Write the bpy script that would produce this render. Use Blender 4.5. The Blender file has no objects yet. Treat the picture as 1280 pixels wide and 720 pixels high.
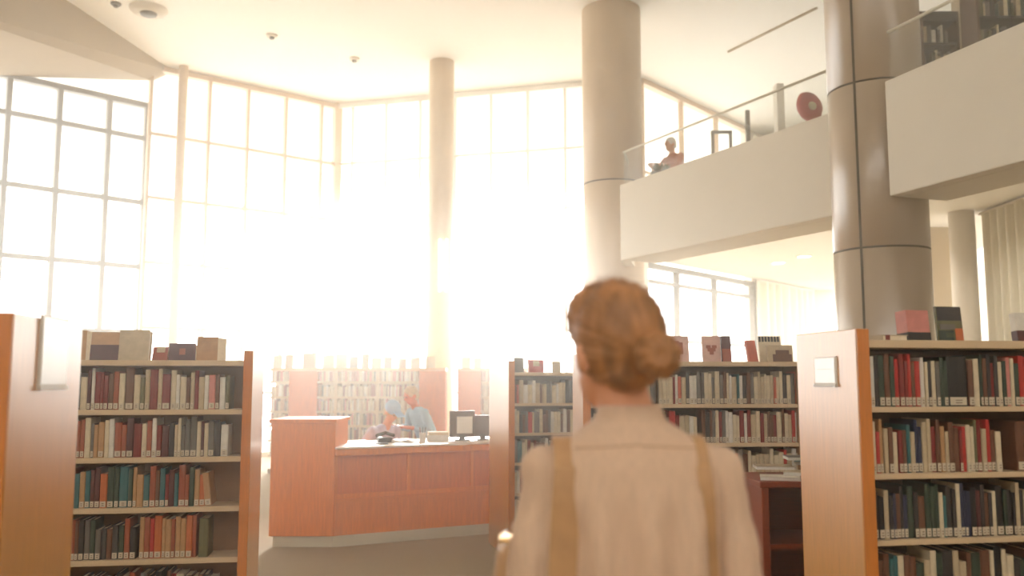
import bpy, math, random
from mathutils import Vector, Matrix, noise
R = math.radians
C = bpy.context.scene.collection
S = bpy.context.scene
EYE = 1.5
PITCH = math.atan(116 / 1100)
CP, SP = math.cos(PITCH), math.sin(PITCH)

def P(px, py, Y):
    """a direction seen from the eye point taken to depth Y"""
    u, v = (px - 640) / 1100, (360 - py) / 1100
    k = Y / (CP - v * SP)
    return Vector((u * k, Y, EYE + (SP + v * CP) * k))

def PZ(px, py, z):
    u, v = (px - 640) / 1100, (360 - py) / 1100
    k = (z - EYE) / (SP + v * CP)
    return Vector((u * k, (CP - v * SP) * k, z))

# ------------------------------------------------------------------ materials
def srgb(c):
    return tuple(((x / 255) / 12.92 if x / 255 <= .04045 else ((x / 255 + .055) / 1.055) ** 2.4) for x in c) + (1,)

def mat(name, col, rough=.6, vary=.12, scale=12, stretch=(1, 1, 1), bump=0, spec=.5, coat=0, metal=0, transl=0, sheen=0):
    m = bpy.data.materials.new(name); m.use_nodes = True
    nt = m.node_tree; N = nt.nodes; L = nt.links
    b = N['Principled BSDF']
    b.inputs['Roughness'].default_value = rough
    b.inputs['Specular IOR Level'].default_value = spec
    b.inputs['Coat Weight'].default_value = coat
    b.inputs['Coat Roughness'].default_value = .28; b.inputs['Coat IOR'].default_value = 1.9
    b.inputs['Metallic'].default_value = metal
    b.inputs['Sheen Weight'].default_value = sheen
    c = srgb(col)
    tc = N.new('ShaderNodeTexCoord'); mp = N.new('ShaderNodeMapping'); nz = N.new('ShaderNodeTexNoise')
    mp.inputs['Scale'].default_value = stretch
    nz.inputs['Scale'].default_value = scale; nz.inputs['Detail'].default_value = 5
    L.new(tc.outputs['Object'], mp.inputs[0]); L.new(mp.outputs[0], nz.inputs['Vector'])
    rp = N.new('ShaderNodeValToRGB')
    rp.color_ramp.elements[0].position = .3; rp.color_ramp.elements[1].position = .7
    rp.color_ramp.elements[0].color = tuple(x * (1 - vary) for x in c[:3]) + (1,)
    rp.color_ramp.elements[1].color = tuple(min(1, x * (1 + vary)) for x in c[:3]) + (1,)
    L.new(nz.outputs['Fac'], rp.inputs[0]); L.new(rp.outputs[0], b.inputs['Base Color'])
    if bump:
        bp = N.new('ShaderNodeBump'); bp.inputs['Strength'].default_value = bump; bp.inputs['Distance'].default_value = .01
        L.new(nz.outputs['Fac'], bp.inputs['Height']); L.new(bp.outputs[0], b.inputs['Normal'])
    if transl:
        t = N.new('ShaderNodeBsdfTranslucent'); mx = N.new('ShaderNodeMixShader'); mx.inputs[0].default_value = transl
        L.new(rp.outputs[0], t.inputs[0]); L.new(b.outputs[0], mx.inputs[1]); L.new(t.outputs[0], mx.inputs[2])
        L.new(mx.outputs[0], N['Material Output'].inputs[0])
    return m

def emit(name, col, s):
    m = bpy.data.materials.new(name); m.use_nodes = True
    b = m.node_tree.nodes['Principled BSDF']
    b.inputs['Emission Color'].default_value = srgb(col); b.inputs['Emission Strength'].default_value = s
    return m

def glass_mat(name, tint=(1, 1, 1), fac=.05):
    m = bpy.data.materials.new(name); m.use_nodes = True
    nt = m.node_tree; N = nt.nodes; L = nt.links; N.remove(N['Principled BSDF'])
    t = N.new('ShaderNodeBsdfTransparent'); t.inputs[0].default_value = tint + (1,)
    g = N.new('ShaderNodeBsdfGlossy'); g.inputs['Roughness'].default_value = .03
    mx = N.new('ShaderNodeMixShader'); mx.inputs[0].default_value = fac
    L.new(t.outputs[0], mx.inputs[1]); L.new(g.outputs[0], mx.inputs[2]); L.new(mx.outputs[0], N['Material Output'].inputs[0])
    return m

M = dict(
    wood=mat('orange_beech_wood', (208, 142, 44), .3, .10, 9, (14, 14, .7), .03, coat=1),
    wood_edge=mat('orange_beech_edge', (196, 116, 40), .4, .10, 9, (14, 14, .7)),
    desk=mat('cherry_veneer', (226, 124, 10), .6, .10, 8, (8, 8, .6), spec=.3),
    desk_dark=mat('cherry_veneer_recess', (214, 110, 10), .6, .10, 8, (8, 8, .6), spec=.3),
    redwood=mat('red_brown_wood', (142, 62, 34), .4, .12, 9, (1, 12, 12)),
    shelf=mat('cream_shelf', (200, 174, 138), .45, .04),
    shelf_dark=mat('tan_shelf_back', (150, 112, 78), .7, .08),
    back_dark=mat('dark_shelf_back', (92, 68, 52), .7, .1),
    plaster=mat('warm_white_plaster', (228, 220, 206), .8, .02, 3),
    ceiling=mat('white_ceiling', (252, 250, 244), .85, .015, 2),
    soffit=mat('beige_soffit', (164, 146, 116), .8, .03, 2),  # beige darkened to put the left wedge's shade into its colour
    concrete=mat('taupe_column_cladding', (168, 148, 122), .27, .05, 1.5, coat=.8),
    veilclad=mat('glare_lightened_cladding', (206, 184, 154), .4, .04, 1.5),  # lighter copy of the cladding, with the glare veil put into its colour
    fascia=mat('cream_fascia', (220, 212, 196), .6, .02, 2),
    joint=mat('dark_joint', (70, 58, 44), .6),
    carpet=mat('tan_carpet', (158, 140, 110), .95, .18, 220, bump=.3),
    metal=mat('pale_kick_metal', (212, 206, 186), .35, .04, 4, metal=.15),
    frame=mat('grey_window_frame', (116, 111, 102), .5, .04),
    post=mat('pale_tan_post', (205, 180, 150), .5, .04),
    curtain=mat('cream_curtain', (232, 226, 208), .85, .05, 8, (6, 6, .4), transl=.12),
    white=mat('white_paper', (236, 232, 224), .6, .02),
    sleeve=mat('white_notice_sleeve', (246, 244, 240), .3, .02, coat=1),
    acrylic=mat('grey_card', (226, 218, 208), .35, .03),
    laminate=mat('pale_laminate', (232, 214, 196), .3, .03),
    black=mat('black_plastic', (38, 32, 30), .45, .1),
    brown=mat('dark_brown_plastic', (84, 52, 36), .45, .1),
    pages=mat('book_pages', (226, 210, 182), .8, .06, 60),
    label=mat('white_spine_label', (196, 182, 158), .6, .03),
    ink=mat('label_ink', (110, 90, 74), .7, .05),
    skin=mat('skin', (226, 160, 120), .5, .06, 20, transl=.06),
    hair=mat('light_brown_hair', (176, 122, 74), .5, .4, 26, (1.2, 1.2, .25), .7, transl=.12),
    blouse=mat('sheer_cream_cloth', (230, 198, 168), .8, .06, 30, (5, 5, .6), .15, transl=.22, sheen=.3),
    trousers=mat('beige_trousers', (170, 146, 120), .9, .06, 60),
    strap=mat('tan_leather', (184, 142, 98), .5, .1, 30, bump=.1),
    gold=mat('gold_clasp', (200, 160, 90), .4, .05, metal=1),
    glass=glass_mat('window_glass'),
    railglass=glass_mat('railing_glass', (.97, .98, .975), .05),
    lamp=emit('lamp_glow', (255, 240, 214), 6),
)
BOOKCOL = {
    'dark red': (134, 34, 28), 'bright red': (196, 44, 36), 'maroon': (86, 28, 28), 'brown': (112, 68, 44),
    'tan': (196, 148, 98), 'cream': (230, 212, 178), 'white': (238, 230, 216), 'grey': (112, 104, 96),
    'charcoal': (50, 46, 46), 'black': (24, 22, 24), 'teal': (44, 104, 108), 'dark green': (44, 64, 48),
    'olive': (110, 104, 66), 'orange': (206, 104, 48), 'rust': (168, 78, 44), 'navy': (36, 46, 78),
    'pink': (222, 140, 128), 'blue': (60, 110, 150), 'beige': (206, 184, 148), 'salmon': (214, 108, 84), 'pale pink': (232, 186, 168)}
BM = {k: mat('book_' + k.replace(' ', '_'), tuple(x*.88 for x in v), .5, .12, 25) for k, v in BOOKCOL.items()}

# ------------------------------------------------------------------ mesh helper
class MB:
    def __init__(s): s.v = []; s.f = []; s.m = []; s.sm = []
    def add(s, vs, fs, mi=0, X=None, smooth=False):
        o = len(s.v)
        s.v += [tuple(X @ Vector(p)) if X is not None else tuple(p) for p in vs]
        s.f += [tuple(i + o for i in f) for f in fs]; s.m += [mi] * len(fs); s.sm += [smooth] * len(fs)
        return s
    def box(s, x0, x1, y0, y1, z0, z1, mi=0, X=None):
        return s.add([(x0,y0,z0),(x1,y0,z0),(x1,y1,z0),(x0,y1,z0),(x0,y0,z1),(x1,y0,z1),(x1,y1,z1),(x0,y1,z1)],
                     [(0,3,2,1),(4,5,6,7),(0,1,5,4),(1,2,6,5),(2,3,7,6),(3,0,4,7)], mi, X)
    def prism(s, pts, z0, z1, mi=0, X=None):
        a = sum(pts[i][0]*pts[(i+1)%len(pts)][1]-pts[(i+1)%len(pts)][0]*pts[i][1] for i in range(len(pts)))
        if a < 0: pts = pts[::-1]
        n = len(pts)
        return s.add([(p[0],p[1],z0) for p in pts]+[(p[0],p[1],z1) for p in pts],
                     [tuple(range(n))[::-1], tuple(range(n,2*n))]+[(i,(i+1)%n,n+(i+1)%n,n+i) for i in range(n)], mi, X)
    def bar(s, a, b, w, h=None, mi=0):
        a, b = Vector(a), Vector(b); h = h or w; d = b - a
        q = d.to_track_quat('Y', 'Z').to_matrix().to_4x4()
        return s.box(-w/2, w/2, 0, d.length, -h/2, h/2, mi, Matrix.Translation(a) @ q)
    def loft(s, rings, mi=0, X=None, smooth=True):
        """rings: lists of points of equal length; capped"""
        n = len(rings[0]); vs = [p for r in rings for p in r]; fs = []
        for k in range(len(rings)-1):
            for i in range(n):
                j = (i+1) % n
                fs.append((k*n+i, k*n+j, (k+1)*n+j, (k+1)*n+i))
        fs.append(tuple(range(n))[::-1]); fs.append(tuple((len(rings)-1)*n+i for i in range(n)))
        return s.add(vs, fs, mi, X, smooth)
    def lathe(s, prof, n=24, mi=0, X=None):
        return s.loft([[(r*math.cos(2*math.pi*i/n), r*math.sin(2*math.pi*i/n), z) for i in range(n)] for r, z in prof], mi, X)
    def ellipsoid(s, c, r, mi=0, X=None, n=16, k=10):
        rings = []
        for j in range(k+1):
            t = -math.pi/2 + math.pi*(j+.02)/(k+.04)
            rings.append([(c[0]+r[0]*math.cos(t)*math.cos(2*math.pi*i/n), c[1]+r[1]*math.cos(t)*math.sin(2*math.pi*i/n), c[2]+r[2]*math.sin(t)) for i in range(n)])
        return s.loft(rings, mi, X)
    def tube(s, pts, rad, mi=0, n=10, balls=True):
        pts = [Vector(p) for p in pts]
        rad = rad if isinstance(rad, (list, tuple)) else [rad]*len(pts)
        rings = []
        ref = Vector((0, 0, 1))
        for i, p in enumerate(pts):
            d = (pts[min(i+1, len(pts)-1)] - pts[max(i-1, 0)]).normalized()
            if abs(d.dot(ref)) > .93: ref2 = Vector((1, 0, 0))
            else: ref2 = ref
            if i and abs(d.dot(u_)) < .9: u = (u_ - d*d.dot(u_)).normalized()
            else: u = d.cross(ref2).normalized()
            u_ = u; w = d.cross(u)
            rings.append([tuple(p + (u*math.cos(2*math.pi*k/n) + w*math.sin(2*math.pi*k/n))*rad[i]) for k in range(n)])
        s.loft(rings, mi)
        if balls:
            for p, r in zip(pts, rad): s.ellipsoid(p, (r*.99,)*3, mi, None, n, 6)
        return s
    def mesh(s, name, mats):
        me = bpy.data.meshes.new(name); me.from_pydata(s.v, [], s.f)
        for m in (mats if isinstance(mats, (list, tuple)) else [mats]): me.materials.append(m)
        me.polygons.foreach_set('material_index', s.m); me.polygons.foreach_set('use_smooth', s.sm)
        me.update(); return me
    def build(s, name, mats, parent=None, loc=(0,0,0), rz=0, bevel=0):
        o = bpy.data.objects.new(name, s.mesh(name, mats)); C.objects.link(o)
        o.location = loc; o.rotation_euler = (0, 0, rz); o.parent = parent
        if bevel:
            b = o.modifiers.new('edge', 'BEVEL'); b.width = bevel; b.segments = 2; b.limit_method = 'ANGLE'
        return o

def tag(o, label, cat=None, group=None, kind=None):
    o['label'] = label
    if cat: o['category'] = cat
    if group: o['group'] = group
    if kind: o['kind'] = kind
    return o
def empty(name, loc=(0,0,0), rz=0):
    o = bpy.data.objects.new(name, None); C.objects.link(o); o.location = loc; o.rotation_euler = (0,0,rz); o.empty_display_size = .1
    return o
def struct(o, label): return tag(o, label, None, None, 'structure')

# ------------------------------------------------------------------ the room
CZ = 7.5
struct(MB().box(-13, 13, -7, 26, -.2, 0).build('floor', M['carpet']), 'tan carpet floor of the library hall')
struct(MB().box(-13, 13, -5, 26, CZ, CZ+.3).build('ceiling', M['ceiling']), 'high white ceiling over the library hall')

def window(name, a, b, z0, z1, cols, rows, label, fw=.07, fd=.12, colm='frame', ends=True):
    """glass wall from a to b; cols = fractions of mullions, rows = heights of transoms"""
    a, b = Vector(a), Vector(b); d = b - a; L_ = d.length; rz = math.atan2(d.y, d.x)
    root = empty(name, (a.x, a.y, 0), rz); struct(root, label)
    f = MB()
    for t in cols: f.box(t*L_-fw/2, t*L_+fw/2, -fd/2, fd/2, z0, z1)
    for z in rows: f.box(0, L_, -fd/2+.01, fd/2-.01, z-fw/2, z+fw/2)
    f.box(0, L_, -fd/2-.02, fd/2+.02, z1-.1, z1); f.box(0, L_, -fd/2-.02, fd/2+.02, z0, z0+.1)
    f.build('window_frame', M[colm], root)
    MB().box(0, L_, -.008, .008, z0+.05, z1-.05).build('pane', M['glass'], root)
    return root

W1b = PZ(186, 82, CZ); W1a = P(0, 97, 14.54)
d1 = (W1b.xy - W1a.xy); W1left = W1a.xy - d1.normalized()*3.2
W2a, W2b = PZ(190, 80, CZ).xy, PZ(422, 130, CZ).xy
def vline(px, a, b, py=250):
    """fraction along a-b at which the sight line through column px crosses it"""
    q = P(px, py, 10); a = Vector((a.x, a.y)); b = Vector((b.x, b.y))
    s = q.x / q.y; d = b - a
    return (s*a.y - a.x) / (d.x - s*d.y)
W1e = Vector((W1b.x, W1b.y))
c1 = [vline(px, W1a, W1e) for px in (3, 68, 131, 179)]
L1_ = (W1e - W1left).length; off = (W1a.xy - W1left).length
cols1 = [(off + t*(L1_-off))/L1_ for t in c1]
step = cols1[1]-cols1[0]
cols1 = [cols1[0]-step*k for k in (1, 2) if cols1[0]-step*k > 0] + cols1
window('window_1', W1left, W1e, 0, 6.75, cols1, [6.06, 4.83, 3.61, 2.39, 1.17], 'tall grid window under the beige soffit at the far left', .085)
window('window_2', W2a, W2b, 0, CZ-.02, [0.0]+[vline(p, W2a, W2b) for p in (257, 306, 354, 399)], [6.15, 4.93, 3.70, 2.48, 1.26], 'tall grid window beyond the slender tan post', .06, .12, 'post')  # pale colour on these mullions imitates their washout by glare
W3a = W2b; W3b = Vector((2.2, 17.0))
window('window_3', W3a, W3b, 0, CZ-.02, [(i+.5)/8 for i in range(8)], [6.15, 4.93, 3.70, 2.48, 1.26], 'bright glass wall between the two middle columns', .045, .1, 'white')  # white frame colour paints the glare that swallows these mullions
W4a = Vector((2.57, 17.0)); W4b = Vector((5.62, 20.5)); W4c = Vector((7.9, 23.0))
window('window_4', W4a, W4b, 0, 3.8, [0]+[vline(p, W4a, W4b, 380) for p in (846, 893)]+[1], [3.44, 2.3, 1.2], 'lower window with slim mullions under the mezzanine')
window('window_5', W4a, W4b, 4.2, CZ-.02, [0, .33, .66, 1], [5.6], 'upper window behind the mezzanine deck', .05, .1, 'post')
window('window_6', W3b, W4a, 0, CZ-.02, [.5], [4.93, 2.48], 'narrow glass return beside the middle column')
# left soffit wedge below the ceiling
bm = MB()
e0 = P(0, 27, 12.0); e1 = PZ(216, 90, CZ-.02)
ea = e0 + (e0-e1)*.6
w0 = Vector((W1left.x, W1left.y, 6.3)); w1 = Vector((W1e.x, W1e.y, 7.2))
wm = Vector((W1a.x, W1a.y, 6.66))
lo = [ea, e1, w1 + Vector((.1, 0, 0)), wm, w0]
pts = [tuple(p) for p in lo] + [(p.x, p.y, CZ+.01) for p in lo]
bm.add(pts, [(0,4,3,2,1), (5,6,7,8,9)] + [(i, (i+1) % 5, 5+(i+1) % 5, 5+i) for i in range(5)])
struct(bm.build('trim_1', M['soffit']), 'beige sloping soffit above the left grid window')
# posts of the glass wall
t2 = vline(223, W2a, W2b, 250); pp = W2a + (W2b-W2a)*t2
struct(MB().lathe([(.085, 0), (.085, CZ)], 16).build('trim_2', M['post'], loc=(pp.x*.985, pp.y*.985, 0)), 'slender tan post in front of the grid window')
struct(MB().box(-.08, .08, -.1, .1, 0, CZ).build('trim_3', M['post'], loc=(W2b.x, W2b.y, 0), rz=.6), 'pale post where the glass walls meet')
# outer walls
wl = W1left
struct(MB().prism([(wl.x, wl.y), (wl.x-.2, wl.y), (wl.x-.2, -5), (wl.x, -5)], 0, CZ).build('wall_left', M['plaster']), 'plain plaster wall at the far left')
struct(MB().prism([(W4b.x, W4b.y), (W4c.x, W4c.y), (W4c.x-.1, W4c.y+.3), (W4b.x-.1, W4b.y+.3)], 0, CZ).build('wall_far', M['plaster']), 'far plaster wall behind the cream curtain')
struct(MB().prism([(7.9, 23.0), (13, 23.0), (13, 23.3), (7.9, 23.3)], 0, CZ).build('wall_back', M['plaster']), 'back wall beyond the mezzanine')
struct(MB().box(6.75, 6.95, -6, 12.3, 0, 3.86).build('wall_right', M['plaster']), 'right wall behind the long cream curtain')  # near stretch lengthened out of view to shut out side light
struct(MB().box(8.4, 8.6, -5, 23, 3.95, CZ).build('wall_upper', M['plaster']), 'upper wall at the back of the mezzanine')
struct(MB().box(-13, 8.6, -6.2, -6, 0, 6.6).build('wall_rear_blocker', M['plaster']), 'unseen rear wall added to block low light, open above for high daylight')  # added out of view; its height limits the light from behind
a, b = P(1148, 300, 13.4), P(1196, 300, 13.4)
struct(MB().box(a.x, b.x+.3, 13.4, 13.6, 0, 3.86).build('wall_alcove', M['soffit']), 'tan wall between the great column and the pilaster')
a = P(1203, 300, 12.2)
struct(MB().lathe([(.17, 0), (.17, 3.86)], 20).build('pilaster_column', M['plaster'], loc=(a.x, 12.2, 0)), 'white rounded pilaster beside the right curtain')

# columns
def column(px, Y, rad, joints, label, top=CZ, seam=None, py=300, mt='concrete'):
    c = P(px, py, Y)
    root = empty('column', (c.x, Y, 0)); struct(root, label)
    prof = [(rad, 0)]
    m = MB(); zs = [0] + joints + [top]
    for i in range(len(zs)-1):
        m.lathe([(rad-.008, zs[i]), (rad, zs[i]+.008), (rad, zs[i+1]-.008), (rad-.008, zs[i+1])], 48)
    m.build('shaft', M[mt], root)
    j = MB()
    for z in joints: j.lathe([(rad-.006, z-.012), (rad+.0005, z-.010), (rad+.0005, z+.010), (rad-.006, z+.012)], 48)
    if seam is not None:
        x, y = math.cos(seam)*rad, math.sin(seam)*rad
        j.box(-.012, .012, -.012, .003, 0, top, 0, Matrix.Translation((x, y, 0)) @ Matrix.Rotation(seam-math.pi/2, 4, 'Z'))
    if joints or seam is not None: j.build('joint', M['joint'], root)
    return root
column(550.5, 16.1, .235, [], 'slim column lightened for glare, standing among the bright windows', mt='veilclad')
column(767, 13.8, .475, [4.6], 'broad taupe column at the end of the mezzanine', mt='veilclad')
CC = column(1101, 8.75, .455, [P(1100, 307, 8.3).z, P(1090, 97, 8.3).z], 'great clad column carrying the mezzanine corner', seam=R(-136))

# mezzanine
A = P(776, 324, 12.7).xy; Bq = P(1046, 270, 9.15).xy
D2 = P(1112, 245, 8.2).xy; E2 = P(1280, 200, 6.85).xy
F2_ = E2 + (E2-D2).normalized()*2.6
A2 = Vector((2.5, 16.9))
inner = [A, Bq, D2, E2, F2_]
deck = [A + Vector((.1, .12)), Bq + Vector((.1, .12)), Vector((CC.location.x+.1, 8.85)), D2 + Vector((.25, .25)), E2 + Vector((.2,.2)), F2_ + Vector((.2, .2)), Vector((8.4, 3.0)), Vector((8.4, 22.9)), Vector((7.9, 22.9)), W4b + Vector((.05, -.1)), A2]
struct(MB().prism([tuple(p) for p in deck], 3.86, 3.97).build('mezzanine_slab', M['ceiling']), 'mezzanine floor slab with pale underside')
def fascia(name, p, q, label, z0=3.24, z1=4.36, th=.7):
    d = q - p; L_ = d.length; rz = math.atan2(d.y, d.x)
    o = MB().box(0, L_, 0, .14, z0, z1).box(0, L_, .14, th, z0, 3.86)
    struct(o.build(name, M['fascia'], None, (p.x, p.y, 0), rz, .012), label)
    return rz, L_
rzA, LA = fascia('beam_mezzanine', A, Bq, 'long cream balcony front running from column to column')
fascia('beam_corner', D2, F2_, 'cream balcony front at the upper right corner')
fascia('beam_return', A2, A, 'end of the balcony front behind the broad column', th=.141)
def railing(p, q, label, n, z0=4.36, h=.5, inset=.07):
    d = q - p; L_ = d.length; rz = math.atan2(d.y, d.x)
    root = empty('glass_railing', (p.x, p.y, z0), rz); tag(root, label, 'railing', 'glass railings on the mezzanine')
    for i in range(n):
        a = L_*i/n; MB().box(a+.01, a+L_/n-.01, inset-.006, inset+.006, 0, h-.02).build('glass_panel', M['railglass'], root)
    MB().tube([(0, inset, h), (L_, inset, h)], .017, 0, 8, False).build('handrail', M['metal'], root)
railing(A, Bq, 'long glass railing on the balcony front between the two broad columns', 5)
railing(D2, F2_, 'glass railing on the balcony front at the upper right corner', 3)
railing(A2, A, 'short glass railing on the balcony return behind the broad column', 3)

# thin groove in the ceiling, fittings
def fitting(px, py, z, r, label, name, cat, m='plaster', dome=.04):
    p = PZ(px, py, z)
    root = empty(name, (p.x, p.y, z)); tag(root, label, cat, 'ceiling fittings')
    MB().lathe([(r, 0), (r, -.02), (r*.8, -dome)], 20).build('housing', M[m], root)
    MB().lathe([(r*.45, -dome+.002), (r*.4, -dome-.03)], 16).build('nozzle', M['frame'], root)
fitting(186, 11, CZ, .3, 'wide round diffuser on the ceiling above the left window', 'ceiling_diffuser', 'ceiling vent', dome=.08)
fitting(145, 4, CZ, .08, 'small ceiling sensor left of the wide round diffuser', 'ceiling_sensor', 'sensor', 'frame')
fitting(340, 44, CZ, .1, 'small ceiling sensor between the diffuser and the slim column', 'ceiling_sensor', 'sensor')
fitting(443, 73, CZ, .1, 'small ceiling sensor nearest the slim column', 'ceiling_sensor', 'sensor')
for i, (px, py, w) in enumerate(((973, 328, 'left'), (1005, 320, 'right'))):
    p = PZ(px, py, 3.86)
    root = empty('recessed_or_fill_light', (p.x, p.y, 3.86)); tag(root, ('round recessed light under the mezzanine, the one farther from the great column', 'round recessed light under the mezzanine, the one nearer the great column')[i], 'ceiling light', 'recessed lights under the mezzanine')
    MB().lathe([(.15, 0), (.15, -.015), (.12, -.015)], 20).build('rim', M['plaster'], root)
    MB().lathe([(.12, -.006), (.118, -.017)], 20).build('lens', M['lamp'], root)
p = PZ(1021, 9, CZ); q = PZ(910, 64, CZ)
struct(MB().bar((p.x, p.y, CZ-.01), (q.x, q.y, CZ-.01), .04, .03).build('trim_4', M['soffit']), 'thin dark line along the ceiling above the mezzanine')
for i, q_ in enumerate((PZ(973, 328, 3.82), PZ(1005, 320, 3.82), Vector((5.2, 10.6, 3.82)), Vector((5.4, 13.2, 3.82)))):  # last two lamps are unseen additions that brighten the side curtain
    ll = bpy.data.lights.new('recessed_or_fill_lamp', 'SPOT'); ll.energy = 60; ll.spot_size = R(150); ll.spot_blend = .6; ll.shadow_soft_size = .1; ll.color = (1, .92, .8)
    lo_ = bpy.data.objects.new('recessed_or_fill_lamp', ll); C.objects.link(lo_); lo_.location = (q_.x, q_.y, 3.8)
    if i > 1:
        root = empty('recessed_or_fill_light', (q_.x, q_.y, 3.86)); tag(root, 'added unseen fill light under the mezzanine close to the long side curtain', 'ceiling light', 'added fill lights near the side curtain')
        MB().lathe([(.15, 0), (.15, -.015), (.12, -.015)], 20).build('rim', M['plaster'], root)
        MB().lathe([(.12, -.006), (.118, -.017)], 20).build('lens', M['lamp'], root)
# two slim light tubes on the slim column
p = P(554, 330, 15.8)
root = empty('wall_light', (p.x, 15.84, 0)); tag(root, 'twin slim vertical light tubes mounted on the slim column', 'wall light')
z0, z1 = P(554, 363, 15.8).z, P(554, 300, 15.8).z
MB().box(-.09, .09, 0, .03, z0+.2, z1-.2).build('back_plate', M['post'], root)
for s in (-1, 1): MB().tube([(s*.06, -.03, z0), (s*.06, -.03, z1)], .02).build('tube', M['lamp'], root)

# curtains
def curtain(name, p, q, z0, z1, label, pitch=.3, amp=.07, th=.006):
    p, q = Vector(p), Vector(q); d = q-p; L_ = d.length; rz = math.atan2(d.y, d.x)
    n = int(L_/pitch*12); rnd = random.Random(len(name)+int(L_*100))
    fr, bk = [], []
    ph = 0
    for i in range(n+1):
        x = L_*i/n; ph += (2*math.pi/12)*(1+.25*math.sin(x*3.1))
        y = amp*math.sin(ph)*(1+.3*math.sin(x*1.7))
        fr.append((x, y-th)); bk.append((x, y+th))
    m = MB(); vs = []
    for z in (z0, z1): vs += [(x, y, z) for x, y in fr+bk[::-1]]
    k = 2*(n+1)
    m.add(vs, [(i, (i+1) % k, k+(i+1) % k, k+i) for i in range(k)], 0, None, True)
    root = empty(name, (p.x, p.y, 0), rz); tag(root, label, 'curtain', 'cream curtains')
    m.build('fabric', M['curtain'], root)
    MB().box(-.03, L_+.03, -.03, .03, z1, z1+.03).build('curtain_track', M['plaster'], root)
curtain('curtain', W4b + Vector((.1, -.25)), W4c + Vector((-.1, -.3)), .03, 3.8, 'cream pleated curtain at the right end of the lower far window', .42, .09)
curtain('curtain', (6.55, 12.1), (6.55, 6.5), .03, 3.8, 'long cream pleated curtain hanging beside the white pilaster', .24, .07)
curtain('curtain', W4b + Vector((.1, -.3)), W4b + Vector((1.2, .8)), 4.0, 7.2, 'cream pleated curtain on the upper level behind the glass railing', .34, .08)

# ------------------------------------------------------------------ bookcases
def bookcase(loc, rz, x0, x1, zt, top, shelves, label, depth=.45, pth=.05, panels=('l',), bays=(), name='bookcase', back='shelf_dark', panelz=None, lip=.028, group='wooden end-panel bookcases'):
    root = empty(name, loc, rz); tag(root, label, 'bookcase', group)
    panelz = panelz or zt
    for side in panels:
        xa = x0-pth if side == 'l' else x1
        m = MB().box(xa, xa+pth, -.01, depth+.01, 0, panelz)
        e = m.build('end_panel', M['wood'], root, bevel=.004)
        MB().box(xa+.001, xa+pth-.001, -.016, -.0101, 0.002, panelz-.002).build('edge_strip', M['wood_edge'], e)
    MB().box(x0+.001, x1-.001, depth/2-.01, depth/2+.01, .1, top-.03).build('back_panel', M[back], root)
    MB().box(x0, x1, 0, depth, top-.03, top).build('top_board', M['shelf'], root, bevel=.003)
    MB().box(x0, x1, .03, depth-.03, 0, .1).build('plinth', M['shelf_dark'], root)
    for z in shelves:
        MB().box(x0+.001, x1-.001, .004, depth-.004, z-lip, z).build('shelf', M['shelf'], root, bevel=.002)
    for xb in bays:
        MB().box(xb-.012, xb+.012, .002, depth-.002, .1, top-.03).build('upright', M['shelf_dark'], root)
    return root

ORD = 'zeroth first second third fourth fifth sixth seventh eighth ninth tenth eleventh twelfth thirteenth fourteenth fifteenth sixteenth seventeenth eighteenth nineteenth twentieth'.split()
def ordinal(n):
    if n <= 20: return ORD[n]
    t = {2: 'twenty', 3: 'thirty', 4: 'forty', 5: 'fifty'}[n//10]
    if n % 10 == 0: return {2: 'twentieth', 3: 'thirtieth', 4: 'fortieth', 5: 'fiftieth'}[n//10]
    return t + '-' + ORD[n % 10]

def book_mb(m, w, h, d, mi=0, pi=1, X=None):
    """a standing hardback: rounded spine at the front (y=0), boards, page block; local x 0..w"""
    t = min(.003, w*.16); r = min(w*.22, .006)
    sp = [(0, d), (0, r), (w*.12, r*.35), (w*.5, 0), (w*.88, r*.35), (w, r), (w, d), (w-t, d), (w-t, r+t), (t, r+t), (t, d)]
    n = len(sp)
    vs = [(x, y, 0) for x, y in sp] + [(x, y, h) for x, y in sp]
    fs = [(i, (i+1) % n, n+(i+1) % n, n+i) for i in range(n)][::1]
    caps = [(0, 1, 9, 10), (1, 2, 3, 4, 5, 8, 9), (5, 6, 7, 8)]
    fs += [c[::-1] for c in caps] + [tuple(i+n for i in c) for c in caps]
    # outline above runs clockwise: flip walls
    fs = [f[::-1] for f in fs]
    m.add(vs, fs, mi, X)
    m.box(t, w-t, r+t, d-.004, .003, h-.004, pi, X)
def label_mb(w, h=.03, z=.005):
    m = MB(); r = min(w*.22, .006)
    a, b = w*.1, w*.9
    m.add([(a, r*.35-.0015, z), (w*.5, -.0015, z), (b, r*.35-.0015, z), (a, r*.35-.0015, z+h), (w*.5, -.0015, z+h), (b, r*.35-.0015, z+h),
           (a, r*.5, z), (b, r*.5, z), (a, r*.5, z+h), (b, r*.5, z+h)],
          [(0, 1, 4, 3), (1, 2, 5, 4), (6, 0, 3, 8), (2, 7, 9, 5)], 0)
    for k in range(2):
        zz = z + h*(.62-.32*k)
        m.box(w*.34, w*.66, -.0020, -.0008, zz-.002, zz+.0015, 1)
    return m

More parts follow.
